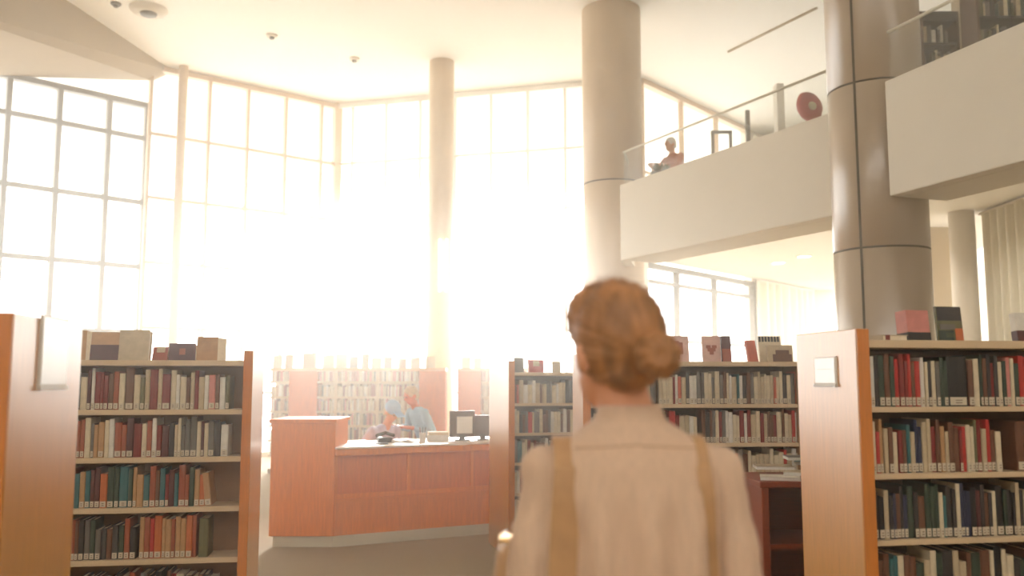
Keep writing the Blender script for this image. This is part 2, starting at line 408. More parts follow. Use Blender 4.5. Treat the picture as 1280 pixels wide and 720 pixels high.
def row_specs(rnd, x0, x1, pal, hmin, hmax, wmin=.013, wmax=.046, gaps=(), specials=()):
    """list of (x, w, h, colour, tilt)"""
    out = []; x = x0 + .004
    sp = sorted(specials)
    while True:
        if sp and x >= sp[0][0]:
            _, w, h, c = sp.pop(0)
            tl = 0
        else:
            w = rnd.triangular(wmin, wmax, wmin + (wmax-wmin)*.3); h = rnd.uniform(hmin, hmax)
            c = rnd.choices([p[0] for p in pal], [p[1] for p in pal])[0]; tl = 0
        if x + w > x1: break
        for ga, gb in gaps:
            if ga <= x < gb: x = gb; tl = 0
        if x + w > x1: break
        out.append((x, w, h, c, tl)); x += w + .0012
    if len(out) > 3 and rnd.random() < .5 and x + .03 < x1:
        x_, w, h, c, _ = out[-1]; out[-1] = (x_, w, h, c, -R(7))
    return out

BOOK_COUNT = 0
ALL_LABELS = set()
def place_row(case, specs, z, rowname, casename, rnd, group, yoff=.025, lab=.75, mode='ord'):
    global BOOK_COUNT
    for i, (x, w, h, c, tl) in enumerate(specs):
        d = rnd.uniform(.14, .17)
        m = MB(); book_mb(m, w, h, d)
        o = bpy.data.objects.new('book', m.mesh('book', [BM[c], M['pages']])); C.objects.link(o)
        loc = case.matrix_basis @ Vector((x, yoff + rnd.uniform(0, .008), z))
        if tl: loc = case.matrix_basis @ Vector((x + h*abs(math.sin(tl))*.0 + .001, yoff, z + (w*math.sin(-tl) if tl > 0 else 0)))
        o.location = loc; o.rotation_euler = (0, tl, case.rotation_euler.z) if not tl else (Matrix.Rotation(case.rotation_euler.z, 3, 'Z') @ Matrix.Rotation(tl, 3, 'Y')).to_euler()
        size = 'slim' if w < .018 else ('thick' if w > .03 else 'medium')
        tall = 'tall ' if h > .215 else ''
        if mode == 'ord':
            lb = f"{size} {c} book, {ordinal(i+1)} from the left on the {rowname} shelf of {casename}"
        else:
            l_ = specs[i-1][3] if i else None; r_ = specs[i+1][3] if i+1 < len(specs) else None
            nb = f"between {l_} and {r_} ones" if l_ and r_ else f"beside a {l_ or r_} one"
            lb = f"{size} {c} book {nb}, {rowname} shelf beyond the woman"
            if lb in ALL_LABELS: lb = f"{size} {tall}{c} book, {ordinal(len(specs)-i)} from the right, {rowname} shelf beyond the woman"
        ALL_LABELS.add(lb)
        tag(o, lb, 'book', group)
        if rnd.random() < lab:
            label_mb(w).build('spine_label', [M['label'], M['ink']], o)
        BOOK_COUNT += 1

# --- left case (shelves seen face on behind the nearest left panel)
TL = R(8.5)
oL = P(311, 478, 4.86)
zL = lambda y, px=200, Y=4.74: P(px, y, Y).z
left = bookcase((oL.x-.03, 4.86, 0), TL, -1.9, 0, 1.66, zL(450), [zL(y) for y in (512.5, 573, 636.5, 702, 768)],
    'wooden bookcase with cream shelves of red and cream books, beyond the nearest left panel', panels=('r', 'l'), bays=(-.945,), panelz=zL(438, 311, 4.86))
rnd = random.Random(11)
PAL = {
 'L1': [('dark red', 4), ('cream', 4), ('beige', 3), ('rust', 2), ('grey', 2), ('maroon', 2), ('olive', 1), ('brown', 2), ('pink', 1), ('white', 2)],
 'L2': [('dark red', 4), ('cream', 4), ('beige', 3), ('rust', 3), ('grey', 2), ('maroon', 2), ('charcoal', 1), ('tan', 2), ('white', 2)],
 'L3': [('dark red', 3), ('teal', 2), ('dark green', 3), ('tan', 3), ('cream', 2), ('maroon', 3), ('orange', 2), ('brown', 2), ('charcoal', 2), ('rust', 2)],
 'L4': [('charcoal', 3), ('brown', 2), ('cream', 1), ('grey', 2), ('dark green', 1), ('dark red', 1), ('rust', 1)],
 'L4b': [('orange', 4), ('tan', 4), ('rust', 2), ('beige', 2), ('bright red', 1)],
 'R1': [('bright red', 3), ('cream', 2), ('teal', 2), ('dark red', 3), ('brown', 3), ('charcoal', 2), ('grey', 1), ('dark green', 2), ('white', 1), ('pink', 1)],
 'R2': [('bright red', 2), ('cream', 4), ('teal', 1), ('dark red', 2), ('brown', 3), ('navy', 1), ('beige', 4), ('tan', 2), ('olive', 1)],
 'R3': [('dark green', 3), ('charcoal', 4), ('cream', 2), ('brown', 3), ('navy', 2), ('beige', 2), ('maroon', 1), ('black', 2), ('teal', 1)],
 'B1': [('cream', 5), ('beige', 3), ('charcoal', 2), ('teal', 1), ('grey', 3), ('dark red', 1), ('white', 3), ('salmon', 1), ('brown', 2)],
 'B2': [('dark red', 3), ('cream', 4), ('bright red', 1), ('grey', 2), ('beige', 3), ('brown', 3), ('white', 2), ('charcoal', 1)]}
zs = [zL(y) for y in (512.5, 573, 636.5, 702)]
x0L = -.93
GL = 'books on the left bookcase'
cl = 'the left bookcase'
r1 = row_specs(rnd, x0L, -.06, PAL['L1'], .17, .225)
place_row(left, r1, zs[0], 'top', cl, rnd, GL)
r2 = row_specs(rnd, x0L, -.07, PAL['L2'], .165, .215)
place_row(left, r2, zs[1], 'second', cl, rnd, GL)
r3 = row_specs(rnd, x0L, -.12, PAL['L3'], .165, .22)
place_row(left, r3, zs[2], 'third', cl, rnd, GL)
r4 = row_specs(rnd, x0L, -.52, PAL['L4'], .15, .21) + row_specs(rnd, -.52, -.22, PAL['L4b'], .20, .225) + row_specs(rnd, -.215, -.13, [('olive', 1)], .2, .21, .03, .06)
place_row(left, r4, zs[3], 'fourth', cl, rnd, GL)

# --- nearest left case: only its end panel shows
oN = P(13, 478, 2.2)
near = bookcase((oN.x-.045, 2.2, 0), TL, -.95, 0, 1.67, 1.6, [1.34, 1.08, .82, .55, .28], 'nearest bookcase at the left edge, its wooden end panel carrying a grey card', panels=('r',), pth=.045, depth=.5)
# --- right case
TR = R(9)
oR = P(1069, 478, 3.3)
zR = lambda y, px=1180, Y=3.39: P(px, y, Y).z
right = bookcase((oR.x+.05, 3.3, 0), TR, 0, 1.86, 1.7, zR(426), [zR(y) for y in (508, 590, 671, 755)],
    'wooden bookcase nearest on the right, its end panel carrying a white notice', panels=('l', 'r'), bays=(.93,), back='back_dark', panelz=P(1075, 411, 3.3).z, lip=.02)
GR = 'books on the right bookcase'; cr = 'the right bookcase'
zs = [zR(y) for y in (508, 590, 671, 755)]
rr = row_specs(rnd, 0, .78, PAL['R1'], .165, .20, .009, .028, specials=[(.34, .085, .19, 'black')])
place_row(right, rr, zs[0], 'top', cr, rnd, GR, lab=.85)
rr = row_specs(rnd, 0, .56, PAL['R2'], .15, .20, .009, .026); rr += row_specs(rnd, .62, .78, [('brown', 1), ('black', 1)], .18, .2, .03, .06)
place_row(right, rr, zs[1], 'second', cr, rnd, GR, lab=.85)
rr = row_specs(rnd, 0, .78, PAL['R3'], .15, .20, .009, .03)
place_row(right, rr, zs[2], 'third', cr, rnd, GR, lab=.85)

# --- middle right case behind the woman
oB = P(738, 478, 5.5)
zB = lambda y, px=900, Y=5.56: P(px, y, Y).z
mid = bookcase((oB.x, 5.5, 0), R(3), 0, 1.7, zB(444), zB(452), [zB(y) for y in (505, 553.5, 603, 652, 700)],
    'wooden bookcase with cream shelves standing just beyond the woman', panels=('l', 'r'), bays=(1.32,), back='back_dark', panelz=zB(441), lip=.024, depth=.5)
GB = 'books on the bookcase beyond the woman'; cb = 'bookcase beyond woman'
B_rows = [(left, -.85, -.1, zL(768), 'L4'), (right, .02, .72, zs[3], 'R3')]
B_rows.append((mid, .86, 1.34, zB(603), 'B2'))
for k, (y, pal, nm, xs) in enumerate(((505, 'B1', 'top', .43), (553.5, 'B2', 'second', .70))):
    rr = row_specs(rnd, xs, 1.34, PAL[pal], .165, .205, .012, .034)
    place_row(mid, rr, zB(y), nm, cb, rnd, GB, lab=.8, mode='nb')
    B_rows.append((mid, 0.01, xs-.002, zB(y), pal)); B_rows.append((mid, 1.35, 1.69, zB(y), pal))

# --- case C, next to the desk
oC = P(643, 478, 7.7)
zC = lambda y, px=680, Y=7.76: P(px, y, Y).z
cc = bookcase((oC.x, 7.7, 0), R(15), 0, 1.7, 1.7, zC(465.5), [zC(y) for y in (504, 541, 578, 616, 653)],
    'wooden bookcase at the right end of the orange desk', panels=('l', 'r'), bays=(.85,), back='back_dark', panelz=zC(451, 640, 7.7), lip=.024, depth=.7, pth=.055)
for y in (504, 541, 578, 616, 653): B_rows.append((cc, 0, .84, zC(y), 'B2' if y % 2 else 'B1'))

# --- far cases behind the desk
def far_case(pxs, Y, panels_px, ups, rowsy, label, pt=460):
    a = P(pxs[0], 478, Y).x; b = P(pxs[1], 478, Y).x
    root = empty('bookcase', (a, Y, 0)); tag(root, label, 'bookcase', 'far bookcases behind the desk')
    z = lambda y: P(450, y, Y).z
    top = z(pt); W = b-a
    MB().box(0, W, 0, .4, top-.05, top).build('top_board', M['wood'], root)
    MB().box(0.01, W-.01, .36, .38, .05, top-.05).build('back_panel', M['shelf'], root)
    MB().box(0, W, .02, .4, 0, .08).build('plinth', M['shelf_dark'], root)
    xs = []
    for p0, p1 in panels_px:
        x0, x1 = P(p0, 478, Y).x-a, P(p1, 478, Y).x-a
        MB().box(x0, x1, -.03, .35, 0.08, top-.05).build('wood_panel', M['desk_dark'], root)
        xs.append((x0, x1))
    for u in ups:
        x = P(u, 478, Y).x-a
        MB().box(x-.025, x+.025, 0, .36, .08, top-.05).build('upright', M['shelf'], root)
    edges = [0] + sorted([v for p in xs for v in p]) + [W]
    free = [(edges[i], edges[i+1]) for i in range(0, len(edges), 2) if edges[i+1]-edges[i] > .05]
    for (f0, f1) in free:
        for y in rowsy:
            MB().box(f0, f1, .004, .358, z(y)-.035, z(y)).build('shelf', M['shelf'], root)
            B_rows.append((root, f0+.02, f1-.02, z(y), 'F'))
    return root
ry = [476.5, 495.5, 513.5, 531.5, 549.5, 568]
F1 = far_case((337, 557), 14.5, [(362, 397), (524, 557)], [420, 472], ry, 'long far bookcase with two orange wooden panels behind the desk')
F2 = far_case((572, 660), 14.7, [(572, 601)], [], ry, 'far bookcase with one orange panel, beyond the monitors on the desk')

for y in (603, 652, 700): B_rows += [(mid, .01, .84 if y == 603 else 1.3, zB(y), 'B2')]
for y in (505, 553.5, 603, 652, 700): B_rows += [(cc, .87, 1.68, zC({505: 504, 553.5: 541, 603: 578, 652: 616, 700: 653}[y]), 'B1')]
for z in (1.34, 1.08, .82, .55, .28): B_rows += [(near, -.93, -.02, z, 'L3')]
for y in (508, 590, 671, 755): B_rows += [(right, .95, 1.84, zR(y), 'R2')]
for y in (512.5, 573, 636.5, 702, 768): B_rows += [(left, -1.88, -.97, zL(y), 'L1')]
# every further book, tiny in the picture: one object
PAL['F'] = [('cream', 5), ('beige', 4), ('tan', 3), ('rust', 2), ('white', 4), ('pink', 2), ('dark red', 1), ('brown', 1), ('grey', 1)]
allc = list(BM); st = MB()
for case, a, b, z, pal in B_rows:
    for (x, w, h, c, tl) in row_specs(rnd, a, b, PAL[pal], .15, .205, .014, .045):
        book_mb(st, w, h, .15, allc.index(c), len(allc), Matrix.Translation(case.location) @ Matrix.Rotation(case.rotation_euler.z, 4, 'Z') @ Matrix.Translation((x, .03, z)))

# ------------------------------------------------------------------ things displayed on top of the cases
def display_book(px0, px1, py0, py1, Y, colour, label, group, rz=0, th=.03, tilt=R(8), band=None, bandcol=None, open_=0, patches=(), base=None, cat='book', zbase=None):
    """a book or box stood up to face the aisle: cover, page block, optional band, optional second open cover"""
    a = P((px0+px1)/2, py1, Y); w = (px1-px0)/1100*Y; h = (py1-py0)/1100*Y
    zb = zbase if zbase is not None else a.z
    root = empty('display_book', (a.x, Y, zb), rz); tag(root, label, cat, group)
    X = Matrix.Rotation(-tilt, 4, 'X')
    m = MB().box(-w/2, w/2, 0, .004, 0, h, 0, X); m.box(-w/2, w/2, th-.004, th, 0, h, 0, X); m.box(-w/2, -w/2+.004, .004, th-.004, 0, h, 0, X)
    m.build('cover', BM[colour] if colour in BM else M[colour], root)
    MB().box(-w/2+.005, w/2-.004, .0045, th-.0045, .003, h-.004, 0, X).build('page_block', M['pages'], root)
    if band:
        MB().box(-w/2-.001, w/2+.001, -.002, th+.001, h*band[0], h*band[1], 0, X).build('cover_band', BM[bandcol], root)
    for (x0, x1, z0, z1, c) in patches:
        MB().box(-w/2+w*x0, -w/2+w*x1, -.003, -.0002, h*z0, h*z1, 0, X).build('cover_patch', BM[c], root)
    if open_:
        Y2 = Matrix.Translation((w/2, 0, 0)) @ Matrix.Rotation(open_, 4, 'Z')
        MB().box(0, w*.45, 0, .006, 0, h*.96, 0, X @ Y2).build('open_cover', M['pages'], root)
    return root
zt = zL(450)
G = 'books displayed on top of the left bookcase'
Yt = lambda px: 4.86 + (px-311)/1100*4.8*math.tan(TL) + .12
display_book(87, 106, 412, 450, Yt(97), 'tan', 'tan book standing open next to the nearest wooden panel', G, TL, open_=R(30), zbase=zt, tilt=R(4))
display_book(113, 146, 414, 450, Yt(130), 'tan', 'tan book with maroon lower half on the left bookcase top', G, TL, band=(0, .55), bandcol='maroon', th=.05, zbase=zt)
display_book(148, 184, 411, 450, Yt(166), 'beige', 'largest plain beige book on the left bookcase top', G, TL, th=.06, zbase=zt)
display_book(190, 208, 431, 450, Yt(199), 'rust', 'smallest book, rust coloured, on the left bookcase top', G, TL, th=.04, zbase=zt, tilt=R(25), patches=[(.25, .8, .6, 1, 'beige')])
display_book(211, 243, 428, 450, Yt(227), 'maroon', 'low maroon book standing on the left bookcase top', G, TL, th=.06, zbase=zt, patches=[(.4, .62, .35, .7, 'rust')])
display_book(246, 271, 420, 450, Yt(259), 'tan', 'tan book with fanned pages nearest the post end of the left bookcase top', G, TL, th=.03, open_=R(35), zbase=zt, tilt=R(4))
G = 'books displayed on top of the right bookcase'; zt = zR(426)
Yr = lambda px: 3.3 + (px-1069)/1100*3.3*math.tan(TR) + .14
display_book(1133, 1167, 386, 426, Yr(1150), 'pink', 'pink book with black foot standing on the right bookcase top', G, TR+R(8), band=(0, .3), bandcol='black', th=.06, zbase=zt, tilt=R(5))
display_book(1172, 1207, 381, 426, Yr(1190), 'olive', 'book with dark green picture cover standing on the right bookcase top', G, TR, th=.012, zbase=zt, tilt=R(6),
    patches=[(.04, .96, .6, .98, 'charcoal'), (.1, .7, .35, .5, 'grey'), (.04, .6, .05, .32, 'dark green'), (.68, .98, .04, .38, 'orange'), (.3, .66, .12, .26, 'olive')])
display_book(1272, 1290, 388, 426, Yr(1281), 'white', 'white and maroon book at the right edge of the right bookcase top', G, TR, th=.03, zbase=zt, band=(0, .4), bandcol='maroon')
p = P(1112, 424, Yr(1112))
m = MB(); m.box(-.055, .055, 0, .14, 0, .003).box(-.055, .055, 0, .14, .021, .024).box(-.055, -.05, 0, .14, .003, .021)
root = empty('book', (p.x, p.y-.05, zt), TR); tag(root, 'cream book lying flat by the end panel on the right bookcase top', 'book', G)
m.build('cover', BM['beige'], root); MB().box(-.05, .052, .003, .137, .0035, .0205).build('page_block', M['pages'], root)
MB().box(-.04, -.022, -.002, .0, 0, .024).build('red_tab', BM['dark red'], root)
G = 'books displayed on the bookcase beyond the woman'; zt = zB(452)
display_book(832, 862, 419, 452, 5.68, 'pale pink', 'pale pink picture book nearest the hair bun', G, R(3), zbase=zt, patches=[(.35, .6, .1, .3, 'brown'), (.5, .75, .3, .75, 'rust'), (.3, .6, .66, .8, 'rust')], th=.02)
display_book(879, 902, 419, 452, 5.68, 'pale pink', 'pale pink book with a red heart shape on its cover', G, R(3), zbase=zt, patches=[(.2, .45, .52, .64, 'rust'), (.52, .78, .52, .64, 'rust'), (.27, .71, .4, .54, 'rust'), (.38, .6, .28, .4, 'rust')], th=.02)
display_book(903, 915, 419, 452, 5.66, 'maroon', 'narrow maroon and rust book right of the heart cover', G, R(3), zbase=zt, patches=[(.05, .95, .0, .5, 'rust')], th=.02)
display_book(936, 950, 424, 452, 5.7, 'salmon', 'salmon book leaning back beside the patterned book', G, R(25), zbase=zt, tilt=R(14), th=.02)
display_book(950, 978, 419, 452, 5.75, 'cream', 'cream book with a black patterned top strip', G, R(3), zbase=zt, th=.02, patches=[(.0+.14*k, .09+.14*k, .78, .98, 'charcoal') for k in range(7)])
display_book(960, 992, 431, 452, 5.62, 'beige', 'low beige book with a brown dome on its cover', G, R(3), zbase=zt, th=.02, patches=[(.2, .95, 0, .45, 'brown'), (.32, .85, .45, .7, 'brown')])
G = 'books displayed on the bookcase by the desk'; zt = zC(465.5)
display_book(643, 655, 447, 466, 7.9, 'grey', 'grey book standing by the end panel near the desk', G, R(10), zbase=zt)
display_book(661, 680, 450, 466, 7.9, 'bright red', 'bright red low book standing near the desk', G, R(10), zbase=zt, patches=[(.3, .7, .5, .9, 'cream')])
display_book(691, 701, 452, 466, 7.9, 'beige', 'small beige book standing past the bright red one', G, R(10), zbase=zt)
G = 'books displayed on top of the far bookcases'; zt = P(450, 460, 14.5).z
far_items = [(341, 352, 444, 'cream'), (356, 366, 443, 'beige'), (378, 394, 441, 'tan'), (403, 417, 444, 'beige'), (420, 433, 442, 'cream'), (437, 447, 445, 'olive'),
             (452, 461, 442, 'tan'), (464, 476, 447, 'cream'), (480, 490, 446, 'pink'), (498, 508, 448, 'tan'), (513, 525, 447, 'beige'), (532, 544, 446, 'cream')]
for i, (a, b, y, c) in enumerate(far_items):
    display_book(a, b, y, 460, 14.65, c, f'{c} book, {ordinal(i+1)} from the left on top of the far bookcase', G, 0, zbase=zt, tilt=R(6))
for i, (a, b, y, c) in enumerate([(577, 588, 446, 'cream'), (592, 602, 447, 'beige')]):
    display_book(a, b, y, 460, 14.85, c, f'{c} book standing above the single orange panel of the far bookcase', G, 0, zbase=P(450, 460, 14.7).z, tilt=R(6))

# ------------------------------------------------------------------ notices on the end panels
def panel_sign(case, xface, ny, y0, y1, z0, z1, label, paper, side):
    """card holder on the aisle face of an end panel; side +1 faces +x"""
    root = empty('sign_holder', case.matrix_basis @ Vector((xface, 0, 0)), case.rotation_euler.z); tag(root, label, 'sign', 'notices on the bookcase end panels')
    s = side
    def bx(m, a, b, *r): return m.box(min(a*s, b*s), max(a*s, b*s), *r)
    bx(MB(), 0, .006, y0, y1, z0, z1).build('backing', M['acrylic'], root)
    bx(MB(), .0062, .0085, y0+.008, y1-.008, z0+.014, z1-.006).build('paper', M[paper], root)
    m = MB(); bx(m, .0062, .012, y0, y1, z0-.002, z0+.010); m.build('ledge', M['acrylic'], root)
    return root
def zz(px, py, Y): return P(px, py, Y).z
panel_sign(near, .0452, 1, .16, .37, zz(55, 487, 2.4), zz(55, 394, 2.4), 'tall grey card in a holder on the nearest left end panel', 'sleeve', 1)
sg = panel_sign(right, -.0502, 1, .13, .30, zz(1030, 483, 3.5), zz(1030, 446, 3.5), 'small white notice on the nearest right end panel', 'sleeve', -1)
MB().box(-.0095, -.0088, .16, .27, zz(1030, 462, 3.5), zz(1030, 461.3, 3.5)).build('printed_line', M['acrylic'], sg)

# ------------------------------------------------------------------ desk
a0 = P(341, 478, 8.15); a1 = P(421, 478, 8.15); dA = a0
root = empty('service_desk', (a1.x, 8.15, 0)); tag(root, 'orange wooden service desk with a raised left block and metal kick strip', 'desk')
W = a1.x - a0.x; H1 = P(380, 524, 8.15).z
tw = MB().box(-W, -.002, 0, .62, .1, H1-.035); tw.build('raised_block', M['desk'], root, bevel=.006)
MB().box(-W-.02, .01, -.02, .66, H1-.035, H1).build('block_top', M['desk'], root, bevel=.006)
MB().box(-W+.03, 0, .035, .6, 0, .1).build('kick_strip', M['metal'], root)
ang = R(27); dx, dy = math.cos(ang), math.sin(ang); LD = 1.95
cn = empty('counter', (0, 0, 0), ang); cn.parent = root
HC = .89
MB().box(0, LD, 0.02, .62, .1, .40).build('lower_front', M['desk'], cn)
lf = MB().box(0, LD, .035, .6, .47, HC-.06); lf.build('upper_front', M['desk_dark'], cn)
MB().box(0, LD, .0, .6, .40, .425).box(0, LD, .02, .6, .425, .47).build('rail', M['desk'], cn)
for t in (.015, .72, 1.38, 1.93): MB().box(t-.015, t+.015, .02, .034, .47, HC-.06).build('divider', M['desk'], cn)
MB().box(0, LD, -.025, .60, HC-.075, HC-.012).build('front_edge', M['desk'], cn, bevel=.008)
MB().box(0, LD, -.03, .85, HC-.012, HC+.006).build('worktop', M['laminate'], cn, bevel=.003)
MB().box(0, LD, .02, .58, 0, .1).build('kick_strip', M['metal'], cn)
root.update_tag()
def on_desk(px, py):
    p = PZ(px, py, HC+.006); return p
DZ = HC + .006
def desk_item(name, px, py, rz, label, cat, group='things on the service desk'):
    p = PZ(px, py, DZ); r = empty(name, (p.x, p.y, DZ), rz); tag(r, label, cat, group); return r
# monitors seen from behind
def desk_pt(t, dpt):
    b = Vector((a1.x, 8.15)); return b + Vector((dx, dy))*t + Vector((-dy, dx))*dpt
def monitor(px, w, h, label, paper):
    best = min((abs((lambda q: q.x/q.y)(desk_pt(t/200, .33)) - (px-640)/1100/.994), t/200) for t in range(400))[1]
    b = desk_pt(best, .33)
    r = empty('computer_monitor', (b.x, b.y, DZ), ang*.4); tag(r, label, 'monitor', 'monitors on the service desk')
    MB().box(-w/2, w/2, 0, .035, .03, .03+h).box(-w*.35, w*.35, .035, .06, .06, h-.02).build('casing', M['brown'], r, bevel=.006)
    MB().box(-w*.3, w*.3, -.04, .1, 0, .012).box(-.03, .03, .0, .03, .012, .06).build('stand', M['black'], r)
    if paper: MB().box(-w*.22, w*.4, -.003, -.0005, .07, h-.03).build('paper', M['white'], r)
monitor(579, .26, .27, 'dark brown monitor back with a white sheet fixed to it', True)
monitor(604, .2, .22, 'plain dark brown monitor back beside the end of the desk', False)
def desk_at(px, dpt=.3):
    best = min((abs((lambda q: q.x/q.y)(desk_pt(t/200, dpt)) - (px-640)/1100/.994), t/200) for t in range(400))[1]
    return desk_pt(best, dpt)
def put(name, px, dpt, rz, label, cat):
    b = desk_at(px, dpt); r = empty(name, (b.x, b.y, DZ), rz); tag(r, label, cat, 'things on the service desk'); return r
r = put('telephone', 485, .35, .3, 'black desk telephone in front of the person in lilac', 'telephone')
MB().box(-.07, .07, 0, .15, 0, .05).build('base', M['black'], r, bevel=.01); MB().tube([(-.08, .03, .07), (0, .03, .095), (.08, .03, .07)], .018).build('handset', M['black'], r)
r = put('clipboard', 472, .25, .2, 'dark flat clipboard lying at the left of the counter', 'clipboard')
MB().box(-.12, .12, -.08, .1, 0, .008).build('board', M['black'], r); MB().box(-.03, .03, .07, .1, .008, .018).build('clip', M['metal'], r)
r = put('paper_stack', 549, .4, .1, 'stack of white papers left of the monitors', 'paper')
MB().box(-.11, .11, -.08, .08, 0, .06).build('sheets', M['white'], r); MB().box(-.1, .1, -.07, .075, .0605, .09, 0, Matrix.Rotation(.1, 4, 'Z')).build('folder', M['pages'], r)
r = put('open_book', 505, .38, -.1, 'open pale book lying before the person in blue', 'book')
MB().add([(-.16, -.1, 0), (-.08, -.1, .03), (0, -.1, .012), (.08, -.1, .03), (.16, -.1, 0), (-.16, .1, 0), (-.08, .1, .03), (0, .1, .012), (.08, .1, .03), (.16, .1, 0)],
   [(0, 1, 6, 5), (1, 2, 7, 6), (2, 3, 8, 7), (3, 4, 9, 8), (0, 4, 3, 2, 1), (5, 6, 7, 8, 9), (0, 5, 9, 4)]).build('pages', M['white'], r)
MB().box(-.165, .165, -.105, .105, -.0, .004).build('cover', BM['beige'], r)
r = put('pen_cup', 530, .3, 0, 'small white cup of pens by the right hand of the person in blue', 'cup')
MB().lathe([(.03, 0), (.034, .09), (.030, .09), (.028, .01)], 16).build('cup', M['white'], r)
for k in range(3): MB().tube([(.01*(k-1), 0, .02), (.03*(k-1), .01, .14)], .004).build('pen', BM[('dark red', 'teal', 'charcoal')[k]], r)

# ------------------------------------------------------------------ low red-brown shelf with magazines
oT = P(948, 478, 4.2); HT = P(960, 602, 4.2).z
tr = empty('low_shelf_unit', (oT.x, 4.2, 0), R(4)); tag(tr, 'low red-brown open shelf unit topped with magazines beside the woman', 'shelf unit')
MB().box(0, .035, 0, .42, 0, HT-.03).build('side_panel', M['redwood'], tr, bevel=.004)
MB().box(.9, .935, 0, .42, 0, HT-.03).build('side_panel', M['redwood'], tr, bevel=.004)
MB().box(-.01, .945, -.01, .43, HT-.03, HT).build('top_board', M['redwood'], tr, bevel=.005)
MB().box(.035, .9, .4, .415, 0.05, HT-.03).build('back_panel', M['redwood'], tr)
for z in (HT-.29, HT-.56, .08): MB().box(.036, .899, .01, .4, z-.022, z).build('shelf', M['redwood'], tr)
rm = random.Random(4)
mg = [(.06, .08, 'white', 'white magazine at the front left corner'), (.2, .13, 'cream', 'cream magazine second from the left'), (.1, .27, 'beige', 'beige magazine at the back left corner'), (.32, .3, 'teal', 'teal magazine at the back'), (.36, .12, 'white', 'white magazine half hidden by the end panel'), (.24, .22, 'grey', 'grey magazine in the middle of the pile')]
for i, (x, y, c, l) in enumerate(mg):
    loc = tr.matrix_basis @ Vector((x+.06, y, HT + .0005))
    r = empty('magazine', loc, rm.uniform(-.5, .5)); tag(r, l + ' on the low red-brown shelf unit', 'magazine', 'magazines on the low shelf unit')
    lift = i*.0162
    MB().box(-.09, .09, -.06, .07, lift, lift+.0145).build('sheets', M['white'], r)
    MB().box(-.092, .092, -.062, .072, lift+.0147, lift+.0160).build('cover', BM[c], r)

# ------------------------------------------------------------------ upper level shelves with books
def upper_case(px0, px1, Y, top, label, seed):
    a = P(px0, 40, Y).x; b = P(px1, 40, Y).x; W = b-a; rn = random.Random(seed)
    r = empty('display_case', (a, Y, 3.97)); tag(r, label, 'bookcase', 'dark bookcases on the upper level')
    H = top-3.97
    MB().box(0, .03, 0, .35, 0, H).build('side_panel', M['back_dark'], r); MB().box(W-.03, W, 0, .35, 0, H).build('side_panel', M['back_dark'], r)
    MB().box(.03, W-.03, .33, .35, 0, H).build('back_panel', BM['charcoal'], r); MB().box(.03, W-.03, 0, .33, H-.12, H).build('top_board', BM['charcoal'], r)
    for k in range(6): MB().box(.03, W-.03, .01, .33, H-.42-k*.32, H-.39-k*.32).build('shelf', BM['charcoal'], r)
    for k in range(5):
        x = .05; n = 0
        while x < W-.1:
            w = rn.uniform(.02, .06); h = rn.uniform(.15, .24)
            if rn.random() < .8:
                c = rn.choice(['cream', 'white', 'olive', 'grey', 'charcoal', 'dark green', 'beige'])
                book_mb(st, w, h, .16, allc.index(c), len(allc), Matrix.Translation((a+x, Y+.04, 3.97+H-.39-k*.32)))
            x += w+.003
        if k >= 2: break
upper_case(1151, 1199, 10.3, P(1175, 14, 10.3).z, 'dark upper bookcase left of the tan pillar on the mezzanine', 5)
upper_case(1222, 1300, 9.6, P(1240, -22, 9.6).z, 'dark upper bookcase right of the tan pillar on the mezzanine', 6)
tag(st.build('book', [BM[c] for c in allc] + [M['pages']]), 'small distant books on the far, upper and half hidden shelves', 'books', None, 'stuff')
a = P(1210, 40, 10.6)
struct(MB().box(a.x-.12, a.x+.12, 10.5, 10.74, 3.97, CZ).build('pillar', M['soffit']), 'tan pillar between the dark upper bookcases')
a = P(976, 130, 14.0)
struct(MB().box(a.x-.06, a.x+.06, 14, 14.2, 3.97, P(976, 104, 14).z).build('pillar', M['plaster']), 'white pillar on the upper level')
# dark post and door frame beyond the railing
for px, y1, lab in ((934, 138, 'single slim dark post on the upper level'), ):
    b = P(px, y1, 13.6); tag(MB().box(-.03, .03, -.03, .03, 0, b.z-3.97).build('floor_post', M['frame'], None, (b.x, 13.6, 3.97)), lab, 'post')
b0, b1 = P(889, 163, 14.5), P(915, 158, 14.5)
m = MB().box(0, .05, 0, .05, 0, b0.z-3.97).box(b1.x-b0.x-.05, b1.x-b0.x, 0, .05, 0, b0.z-3.97).box(0.05, b1.x-b0.x-.05, 0, .05, b0.z-3.97-.05, b0.z-3.97)
tag(m.build('door_like_frame', M['frame'], None, (b0.x, 14.5, 3.97)), 'grey door-like frame on the upper level left of the slim dark post', 'stand')
# red chair on the upper level
b = P(1018, 130, 11.2)
rc = empty('lounge_chair', (b.x, 11.2, 3.97), R(20)); tag(rc, 'red lounge chair with round back behind the railing by the great column', 'chair')
zc = P(1018, 131, 11.2).z-3.97
MB().lathe([(.17, -.05), (.2, 0), (.17, .05)], 20, 0, Matrix.Translation((0, .1, zc)) @ Matrix.Rotation(R(80), 4, 'X') @ Matrix.Scale(1.1, 4, (0, 1, 0))).build('backrest', BM['bright red'], rc)
MB().lathe([(.05, -.03), (.06, 0.0), (.05, .02)], 16, 0, Matrix.Translation((0, .04, zc)) @ Matrix.Rotation(R(80), 4, 'X')).build('back_badge', BM['cream'], rc)
MB().box(-.22, .22, -.35, .08, .4, .5).build('seat', BM['bright red'], rc, bevel=.03)
MB().box(-.03, .03, .06, .1, .45, zc).build('back_post', M['frame'], rc)
for sx in (-.18, .18):
    for sy in (-.3, .05): MB().tube([(sx, sy, 0), (sx, sy, .4)], .015).build('leg', M['frame'], rc)

